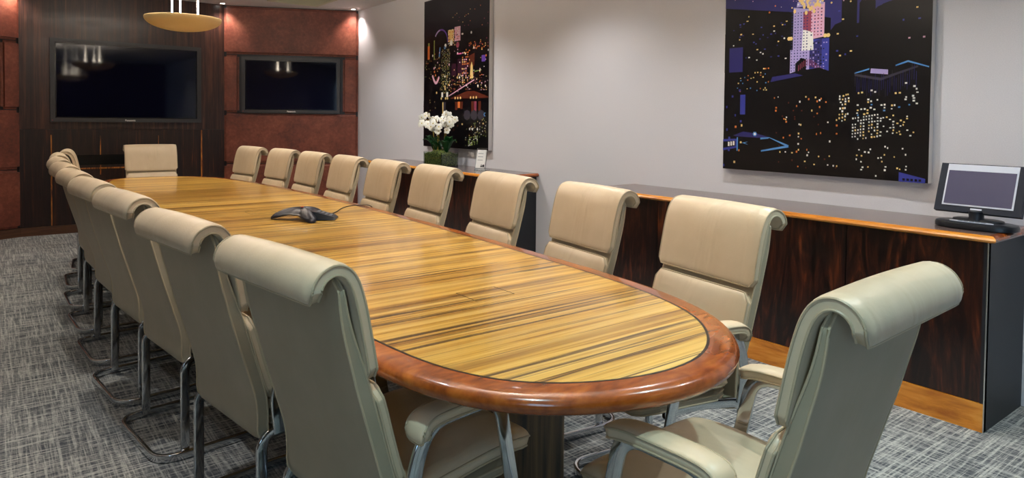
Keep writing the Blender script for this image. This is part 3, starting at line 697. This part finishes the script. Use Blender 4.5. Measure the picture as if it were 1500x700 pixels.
for i in range(nx_):
    for j in range(ny_): bm.faces.new((g[i][j], g[i+1][j], g[i+1][j+1], g[i][j+1]))
ed = [g[i][0] for i in range(nx_+1)]+[g[nx_][j] for j in range(1, ny_+1)]+[g[i][ny_] for i in range(nx_-1, -1, -1)]+[g[0][j] for j in range(ny_-1, 0, -1)]
lo_ = [bm.verts.new((v.co.x, v.co.y, 0.008)) for v in ed]
for i in range(len(ed)): bm.faces.new((ed[i], ed[(i+1) % len(ed)], lo_[(i+1) % len(ed)], lo_[i]))
bm.faces.new(lo_); finish('moss', bm, M['moss'], parent=t, angle=80)['kind'] = 'stuff'
def leaf(base, ang, L_, W2, rise):
    bm = bmesh.new(); rows = []
    for i in range(10):
        s = i/9; wd = W2*math.sin(PI*min(0.04+s*0.96, 1))**0.6; r = L_*s; z = rise*math.sin(s*PI*0.62)
        c_ = Vector((math.cos(ang)*r, math.sin(ang)*r, z)); sd = Vector((-math.sin(ang), math.cos(ang), 0))
        rows.append([bm.verts.new(Vector(base)+c_+sd*wd*k+Vector((0, 0, abs(k)*wd*0.35-0.0015*(1-abs(k))))) for k in (-1, -0.5, 0, 0.5, 1)])
    for p, q_ in zip(rows, rows[1:]):
        for j in range(4): bm.faces.new((p[j], p[j+1], q_[j+1], q_[j]))
    r_ = bmesh.ops.extrude_face_region(bm, geom=list(bm.faces)); bmesh.ops.translate(bm, vec=(0, 0, -0.002), verts=[v for v in r_['geom'] if isinstance(v, bmesh.types.BMVert)])
    finish('leaf', bm, M['leaf'], parent=t, angle=80)
for by, an, L_, W2, rs in ((0.11, 1.9, 0.12, 0.042, 0.15), (-0.11, -1.9, 0.12, 0.040, 0.15), (0.06, 2.9, 0.10, 0.036, 0.15), (0.10, 2.4, 0.13, 0.034, 0.12), (0.09, -2.0, 0.12, 0.032, 0.10), (0.0, 3.0, 0.12, 0.030, 0.10), (-0.03, 2.2, 0.13, 0.030, 0.13), (-0.10, -2.3, 0.13, 0.034, 0.11), (-0.08, 2.6, 0.11, 0.03, 0.14), (0.03, -2.6, 0.13, 0.03, 0.08), (0.12, 1.3, 0.12, 0.034, 0.12), (-0.12, -1.2, 0.10, 0.03, 0.12), (0.05, 0.3, 0.12, 0.03, 0.1), (-0.06, 0.1, 0.12, 0.03, 0.11)):
    leaf((0, by, 0.135), an, L_, W2, rs)
def flower(bm, c_, r, nrm, rn):
    z = nrm.normalized(); x = z.cross(Vector((0, 0, 1)));
    if x.length < 0.1: x = Vector((1, 0, 0))
    x.normalize(); y = z.cross(x); rot = rn.uniform(0, 1)
    for k in range(5):
        a_ = 2*PI*k/5+rot; d = x*math.cos(a_)+y*math.sin(a_); s_ = z.cross(d)
        wv = r*(0.62 if k % 2 else 0.48)
        P = [c_+z*0.002, c_+d*r*0.45+s_*wv+z*r*0.10, c_+d*r*0.95+s_*wv*0.55+z*r*0.02, c_+d*r*1.05+z*-r*0.03, c_+d*r*0.95-s_*wv*0.55+z*r*0.02, c_+d*r*0.45-s_*wv+z*r*0.10]
        mid = bm.verts.new(c_+d*r*0.55+z*r*0.22); vs = [bm.verts.new(p) for p in P]
        for i in range(6): bm.faces.new((mid, vs[i], vs[(i+1) % 6]))
    e = [bm.verts.new(c_+z*r*0.3)]+[bm.verts.new(c_+x*math.cos(i*PI/3)*r*0.2+y*math.sin(i*PI/3)*r*0.2+z*r*0.1) for i in range(6)]
    for i in range(6): bm.faces.new((e[0], e[1+i], e[1+(i+1) % 6])).material_index = 1
rn = random.Random(21)
for (sy, sx, top, dy) in ((0.10, -0.02, 0.43, 0.13), (0.05, 0.01, 0.45, 0.10), (0.0, -0.035, 0.44, 0.03), (-0.09, 0.0, 0.46, -0.12), (-0.02, 0.03, 0.45, -0.10)):
    pth = [(sx, sy, 0.12), (sx, sy+dy*0.02, 0.25), (sx-0.005, sy+dy*0.1, 0.36), (sx-0.01, sy+dy*0.5, top), (sx-0.02, sy+dy*1.1, top+0.015), (sx-0.02, sy+dy*1.7, top-0.02)]
    C, _ = resample(pth, 20); bm = bmesh.new(); sweep(bm, C, circ(0.0045, 6)); st = finish('stem', bm, M['stem'], parent=t)
    for i in range(10):
        c_ = C[10+i]+Vector((rn.uniform(-0.05, 0.03), rn.uniform(-0.07, 0.07), rn.uniform(-0.045, 0.045)))
        bm = bmesh.new(); flower(bm, c_, rn.uniform(0.030, 0.040), Vector((-1, rn.uniform(-1.0, 0.3), rn.uniform(-0.2, 0.6))), rn)
        finish('flower', bm, [M['petal'], M['petal_eye']], parent=st, angle=80)

# ------------------------------------------------------------------ acrylic sign
t = thing('sign_holder', 'small clear acrylic sign with a white sheet beside the orchids', 'sign', (-0.24, 4.99, ZC), math.radians(-68))
hm = Matrix.Rotation(math.radians(-14), 4, 'X')
bm = bmesh.new(); box(bm, -0.055, 0.055, -0.003, 0.003, 0.0, 0.20, mat=hm); box(bm, -0.055, 0.055, 0.0, 0.085, 0.0, 0.004)
finish('acrylic', bm, M['glass'], parent=t, smooth=False)
bm = bmesh.new(); box(bm, -0.046, 0.046, -0.0045, -0.0032, 0.02, 0.185, mat=hm); finish('sheet', bm, M['print_white'], parent=t, smooth=False)
bm = bmesh.new()
for pts_ in ([(0.004, 0.028), (0.024, 0.028), (0.012, 0.058)], [(0.034+0.012*math.cos(k*PI/4), 0.040+0.013*math.sin(k*PI/4)) for k in range(8)]):
    f0 = [bm.verts.new(hm @ Vector((px, -0.0046, pz))) for px, pz in pts_]; f1 = [bm.verts.new(hm @ Vector((px, -0.0052, pz))) for px, pz in pts_]
    bm.faces.new(f0); bm.faces.new(f1[::-1])
    for k in range(len(f0)): bm.faces.new((f0[k], f0[(k+1) % len(f0)], f1[(k+1) % len(f0)], f1[k]))
finish('printed_mark', bm, M['black'], parent=t, smooth=False)
for k in range(3):
    bm = bmesh.new(); box(bm, -0.035, 0.02, -0.0052, -0.0045, 0.09+k*0.03, 0.094+k*0.03, mat=hm); finish('printed_line', bm, M['grey_key'], parent=t, smooth=False)

# ------------------------------------------------------------------ table
OUT = [(-3.055, 1.70), (-3.03, 1.35), (-3.005, 1.22), (-2.965, 1.115), (-2.90, 1.02), (-2.80, 0.945), (-2.69, 0.895), (-2.58, 0.87), (-2.47, 0.87), (-2.37, 0.895), (-2.27, 0.95), (-2.17, 1.04), (-2.09, 1.15), (-2.035, 1.29),
       (-1.99, 1.47), (-1.955, 1.75), (-1.93, 2.1), (-1.905, 2.45), (-1.885, 2.9), (-1.868, 3.4), (-1.86, 3.95), (-1.865, 4.5), (-1.895, 5.1), (-1.95, 5.7), (-2.045, 6.23), (-2.2, 6.55), (-2.37, 6.69),
       (-2.58, 6.745), (-2.78, 6.72), (-2.91, 6.63), (-3.0, 6.43), (-3.05, 6.0), (-3.075, 5.2), (-3.085, 4.2), (-3.08, 3.2), (-3.07, 2.4)]
def smooth_closed(P, n):
    P = [Vector((x, y, 0)) for x, y in P]; N = len(P); D = []
    for i in range(N):
        p0, p1, p2, p3 = P[i-1], P[i], P[(i+1) % N], P[(i+2) % N]
        for k in range(10):
            t_ = k/10; D.append(0.5*((2*p1)+(p2-p0)*t_+(2*p0-5*p1+4*p2-p3)*t_*t_+(3*p1-p0-3*p2+p3)*t_**3))
    L = [0]
    for i in range(len(D)): L.append(L[-1]+(D[(i+1) % len(D)]-D[i]).length)
    out = []; j = 0
    for i in range(n):
        s = L[-1]*i/n
        while L[j+1] < s: j += 1
        out.append(D[j].lerp(D[(j+1) % len(D)], (s-L[j])/max(L[j+1]-L[j], 1e-9)))
    for _ in range(6): out = [(out[i-1]+out[i]*2+out[(i+1) % n])/4 for i in range(n)]
    return out
NO = 320; LOOP = smooth_closed(OUT, NO); TZ = 0.737; TC = Vector((-2.47, 3.8, 0))
def inward(i):
    t_ = (LOOP[(i+1) % NO]-LOOP[i-1]).normalized(); n_ = Vector((-t_.y, t_.x, 0))
    return n_ if n_.dot(TC-LOOP[i]) > 0 else -n_
INW = [inward(i) for i in range(NO)]
t = thing('conference_table', 'long boat shaped zebrano conference table with red brown rim', 'table', (TC.x, TC.y, 0))
def ring(prof, name, mat, closed_prof=True, **k):
    bm = bmesh.new(); rings = [[bm.verts.new(LOOP[i]+INW[i]*d-TC+Vector((0, 0, z))) for d, z in prof] for i in range(NO)]; kk = len(prof)
    for i in range(NO):
        a_, b_ = rings[i], rings[(i+1) % NO]
        for j in range(kk if closed_prof else kk-1): bm.faces.new((a_[j], a_[(j+1) % kk], b_[(j+1) % kk], b_[j]))
    return finish(name, bm, mat, parent=t, **k)
ring([(0.070, TZ), (0.03, TZ), (0.014, TZ-0.003), (0.004, TZ-0.011), (0.0, TZ-0.021), (0.003, TZ-0.032), (0.012, TZ-0.041), (0.03, TZ-0.046), (0.070, TZ-0.046)], 'rim', M['rim'])
ring([(0.077, TZ+0.0002), (0.070, TZ+0.0002), (0.070, TZ-0.02), (0.077, TZ-0.02)], 'inlay', M['inlay'])
bm = bmesh.new(); tp = [bm.verts.new(LOOP[i]+INW[i]*0.077-TC+Vector((0, 0, TZ))) for i in range(NO)]; bt = [bm.verts.new(v.co-Vector((0, 0, 0.03))) for v in tp]
bm.faces.new(tp); bm.faces.new(bt[::-1])
for i in range(NO): bm.faces.new((tp[i], tp[(i+1) % NO], bt[(i+1) % NO], bt[i]))
finish('tabletop', bm, M['table'], parent=t, smooth=False)
def pedestal(x0, x1, y0, y1):
    bm = bmesh.new(); sec = rrect(x1-x0, y1-y0, 0.03, 5); cx_, cy_ = (x0+x1)/2-TC.x, (y0+y1)/2-TC.y
    for z0_, z1_, k in ((0.0, 0.05, 0.97), (0.05, TZ-0.03, 1.0)):
        lo2 = [bm.verts.new((cx_+a_*k, cy_+b_*k, z0_)) for a_, b_ in sec]; hi2 = [bm.verts.new((cx_+a_*k, cy_+b_*k, z1_)) for a_, b_ in sec]
        bm.faces.new(lo2[::-1]); bm.faces.new(hi2)
        for i in range(len(sec)): bm.faces.new((lo2[i], lo2[(i+1) % len(sec)], hi2[(i+1) % len(sec)], hi2[i]))
    finish('pedestal', bm, M['pedestal'], parent=t, angle=50)
pedestal(-2.535, -2.255, 1.58, 2.10); pedestal(-2.68, -2.255, 3.4, 4.2); pedestal(-2.68, -2.255, 5.5, 6.0)
# flush cable hatches drawn by hairline gaps
for hy in (1.70, 3.9):
    bm = bmesh.new(); x0, x1, y0, y1 = -2.57-TC.x, -2.425-TC.x, hy-0.055-TC.y, hy+0.055-TC.y
    for a_ in ((x0, x0+0.002, y0, y1), (x1-0.002, x1, y0, y1), (x0, x1, y0, y0+0.0015), (x0, x1, y1-0.0015, y1)): box(bm, a_[0], a_[1], a_[2], a_[3], TZ-0.001, TZ+0.0004)
    finish('cable_hatch', bm, M['inlay'], parent=t, smooth=False)

# ------------------------------------------------------------------ conference phone
t = thing('conference_phone', 'dark three armed conference phone standing on the table', 'phone', (-2.405, 3.50, TZ))
arms = [math.radians(145), math.radians(268), math.radians(26)]; kd = math.radians(-33)
bm = bmesh.new(); NR, NT = 12, 72; top = []; bot = []
def lobe(th):
    v = 0
    for a_ in arms: v = max(v, math.exp(-(((th-a_+PI) % (2*PI)-PI)/0.36)**2))
    return v
for i in range(NR+1):
    r = i/NR; rt, rb = [], []
    for j in range(NT):
        th = 2*PI*j/NT; lb = lobe(th); Rr = 0.070+0.095*lb; x, y = r*Rr*math.cos(th), r*Rr*math.sin(th)
        z = 0.012+0.056*(1-r**2.2)**0.8*(0.8+0.2*lb)+(0.0 if lb > 0.5 else 0.012*(1-lb)*r)
        zb_ = 0.001+0.028*(1-r*r*lb)*(1-0.0)
        if i == NR: z = max(0.012*lb+0.034*(1-lb), zb_+0.004)
        rt.append((x, y, z)); rb.append((x, y, min(zb_, z-0.003)))
    top.append([bm.verts.new(p) for p in rt]); bot.append([bm.verts.new(p) for p in rb])
for i in range(NR):
    for j in range(NT):
        k = (j+1) % NT
        bm.faces.new((top[i][j], top[i][k], top[i+1][k], top[i+1][j])); bm.faces.new((bot[i][j], bot[i+1][j], bot[i+1][k], bot[i][k]))
for j in range(NT): k = (j+1) % NT; bm.faces.new((top[NR][j], top[NR][k], bot[NR][k], bot[NR][j]))
bmesh.ops.remove_doubles(bm, verts=bm.verts, dist=0.0003)
finish('body', bm, M['phone'], parent=t, angle=75)
km = Matrix.Rotation(kd, 4, 'Z')
bm = bmesh.new()
sect = [(-0.052, 0.0), (0.052, 0.0)]
pr_ = [(0.03, 0.004, 0.052), (0.06, 0.004, 0.048), (0.11, 0.004, 0.036), (0.165, 0.003, 0.020), (0.178, 0.003, 0.010)]
rows = []
for x, z0_, z1_ in pr_:
    hw_ = 0.056-0.10*max(0, x-0.12)
    rows.append([bm.verts.new(km @ Vector((x, -hw_, z0_))), bm.verts.new(km @ Vector((x, hw_, z0_))), bm.verts.new(km @ Vector((x, hw_*0.86, z1_))), bm.verts.new(km @ Vector((x, -hw_*0.86, z1_)))])
for p, q_ in zip(rows, rows[1:]):
    for j in range(4): bm.faces.new((p[j], p[(j+1) % 4], q_[(j+1) % 4], q_[j]))
bm.faces.new(rows[0]); bm.faces.new(rows[-1][::-1])
kp = finish('keypad', bm, M['black'], parent=t, bevel=0.004)
for i in range(4):
    for j in range(3):
        x = 0.085+i*0.021; z = 0.0445-(x-0.075)*0.30
        bm = bmesh.new(); box(bm, x-0.006, x+0.006, -0.030+j*0.022, -0.014+j*0.022, z-0.004, z+0.004, mat=km); finish('key', bm, M['grey_key'], parent=kp, bevel=0.0015)
bm = bmesh.new(); lathe(bm, [(0, 0.0), (0.009, 0.0), (0.007, 0.003), (0, 0.004)], 12); o = finish('logo', bm, M['red'], parent=t); o.location = (-0.004, -0.01, 0.0662)
cab = [(-2.30, 3.545, 0.745), (-2.24, 3.56, 0.741), (-2.15, 3.66, 0.7405), (-2.05, 3.80, 0.7405), (-1.96, 3.87, 0.7405), (-1.90, 3.86, 0.7405), (-1.872, 3.83, 0.741), (-1.853, 3.815, 0.728), (-1.848, 3.81, 0.705), (-1.862, 3.81, 0.683), (-1.95, 3.82, 0.683)]
C, _ = resample(cab, 70); bm = bmesh.new(); sweep(bm, C, circ(0.0028, 6)); tag(finish('phone_cable', bm, M['cable']), 'thin black cable running from the phone over the table edge', 'cable')

# ------------------------------------------------------------------ chairs
def make_chair(label, group):
    t = thing('conference_chair', label, 'chair', (0, 0, 0), 0, group)
    W = 0.45
    bm, pb = pad([(0.19, 0.348), (0.155, 0.353), (0.142, 0.375), (0.142, 0.42), (0.135, 0.48), (0.112, 0.56), (0.082, 0.66), (0.055, 0.75), (0.028, 0.84), (0.015, 0.91), (0.011, 0.952)][::-1], W-0.005, 0.020, 0.012, 0.03, ns=28, nx=11, pipe=0.003, emin=0.75, taper=lambda q: 0.3+0.7*min(1, q*2.6))
    sh = finish('back_shell', bm, M['leather_shaded_shell'], parent=t, angle=60); finish('piping', pb, M['leather_pipe'], parent=sh)
    bm, pb = pad([(-0.044, 0.908), (-0.047, 0.925), (-0.044, 0.943), (-0.030, 0.961), (-0.006, 0.970), (0.020, 0.962), (0.040, 0.935), (0.056, 0.885), (0.072, 0.81), (0.088, 0.726)], W+0.016, 0.0150, 0.018, 0.022, ns=42, nx=19, bulge=0.005, pipe=0.0030, emin=0.66)
    hc = finish('head_cushion', bm, M['leather'], parent=t, angle=60); finish('piping', pb, M['leather_pipe'], parent=hc)
    bm, pb = pad([(0.097, 0.706), (0.114, 0.65), (0.136, 0.57), (0.158, 0.50), (0.180, 0.462)], W+0.004, 0.018, 0.035, 0.03, ns=24, nx=15, bulge=0.008, pipe=0.0030)
    bc = finish('back_cushion', bm, M['leather'], parent=t, angle=60); finish('piping', pb, M['leather_pipe'], parent=bc)
    bm, pb = pad([(0.165, 0.436), (0.22, 0.436), (0.32, 0.442), (0.44, 0.448), (0.54, 0.442), (0.60, 0.420)], W+0.015, 0.027, 0.05, 0.07, ns=26, nx=17, bulge=0.010, pipe=0.0030)
    sc_ = finish('seat_cushion', bm, M['leather'], parent=t, angle=60); finish('piping', pb, M['leather_pipe'], parent=sc_)
    bm, pb = pad([(0.165, 0.385), (0.25, 0.385), (0.40, 0.390), (0.50, 0.388), (0.545, 0.376)], W-0.012, 0.020, 0.03, 0.07, ns=20, nx=13, pipe=0.003)
    sb = finish('seat_base', bm, M['leather_shaded_shell'], parent=t, angle=60); finish('piping', pb, M['leather_pipe'], parent=sb)
    flat = rrect(0.011, 0.038, 0.003, 3); AX = 0.264
    for s in (-1, 1):
        bm, pb = pad([(0.182, 0.578), (0.178, 0.600), (0.192, 0.618), (0.23, 0.625), (0.32, 0.625), (0.40, 0.621), (0.45, 0.609)], 0.064, 0.0165, 0.028, 0.022, ns=24, nx=9, cx=s*AX, bulge=0.002, pipe=0.0028, emin=0.6)
        ar = finish('armrest', bm, M['leather'], parent=t, angle=60); finish('piping', pb, M['leather_pipe'], parent=ar)
        pth = rounded_path([(s*AX, 0.175, 0.375), (s*AX, 0.160, 0.49), (s*AX, 0.205, 0.610), (s*AX, 0.420, 0.610), (s*AX, 0.475, 0.350)], 0.06, 7)
        bm = bmesh.new(); sweep(bm, pth, [(b_, a_) for a_, b_ in flat], upv=(1, 0, 0))
        finish('arm_bar', bm, M['chrome'], parent=t, angle=50)
    # floor loop with rounded rear corners, two uprights and the seat rails
    loop = rounded_path([(-0.245, 0.035, 0.017), (0.245, 0.035, 0.017), (0.245, 0.50, 0.017), (-0.245, 0.50, 0.017)], 0.09, 8, closed=True)
    bm = bmesh.new(); sweep(bm, loop, rrect(0.016, 0.030, 0.004, 3), closed=True); finish('floor_loop', bm, M['chrome'], parent=t, angle=50)
    for s in (-1, 1):
        pth = rounded_path([(s*0.230, 0.135, 0.02), (s*0.230, 0.135, 0.358), (s*0.200, 0.30, 0.366), (s*0.200, 0.44, 0.366)], 0.04, 6)
        bm = bmesh.new(); sweep(bm, pth, [(b_, a_) for a_, b_ in rrect(0.014, 0.032, 0.004, 3)], upv=(1, 0, 0)); finish('leg', bm, M['chrome'], parent=t, angle=50)
    return t
NEAR_R = 'cream chairs down the cabinet side of the table'; NEAR_L = 'cream chairs down the open floor side of the table'
CH = [(-2.356, 0.583, 3, 'cream leather chair alone at the near end of the table, beside the dark sideboard', 'chairs at the table ends'),
      (-2.425, 7.68, 180, 'cream leather chair alone at the far end under the large screen', 'chairs at the table ends')]
RR = [(-1.585, 1.495, 81), (-1.56, 2.18, 82), (-1.53, 2.885, 83), (-1.52, 3.60, 85), (-1.525, 4.235, 86), (-1.53, 4.875, 88), (-1.545, 5.53, 90), (-1.575, 6.19, 94), (-1.675, 6.83, 97)]
LL_ = [(-3.190, 1.505, -82), (-3.262, 2.16, -82), (-3.298, 2.94, -83), (-3.337, 3.58, -84), (-3.352, 4.21, -86), (-3.350, 4.84, -87), (-3.335, 5.46, -89), (-3.295, 6.10, -92), (-3.20, 6.75, -96)]
RD = ['nearest cream chair on the cabinet side, its arm beside the rounded table end', 'second chair from the camera on the cabinet side, in front of the bare wall gap',
      'third chair from the camera on the cabinet side, in front of the far sideboard corner', 'fourth chair from the camera on the cabinet side, in front of the orchids',
      'fifth chair from the camera on the cabinet side, where the phone cable ends', 'sixth chair from the camera on the cabinet side, by the white corner',
      'seventh chair from the camera on the cabinet side, before the leather wall', 'eighth chair from the camera, second from the far end on the cabinet side',
      'farthest chair on the cabinet side, next to the dark veneer wall']
LD = ['nearest large cream chair seen from behind in the middle foreground', 'second chair from the camera on the open floor side, overlapped by the nearest',
      'third chair from the camera on the open floor side, with its chrome base in view', 'fourth chair from the camera on the open floor side, seen from behind',
      'fifth chair from the camera on the open floor side, mostly hidden', 'sixth chair from the camera on the open floor side, roll top showing',
      'seventh chair from the camera on the open floor side, roll top showing', 'eighth chair on the open floor side, leftmost roll top of the row', 'farthest chair on the open floor side, highest roll top of the row']
for (x, y, a_), d in zip(RR, RD): CH.append((x, y, a_, d, NEAR_R))
for (x, y, a_), d in zip(LL_, LD): CH.append((x, y, a_, d, NEAR_L))
proto = make_chair(CH[0][3], CH[0][4])
for i, (x, y, a_, d, g_) in enumerate(CH):
    o = proto if i == 0 else copy_tree(proto)
    o.location = (x, y, 0); o.rotation_euler = (0, 0, math.radians(a_)); o['label'] = d; o['group'] = g_
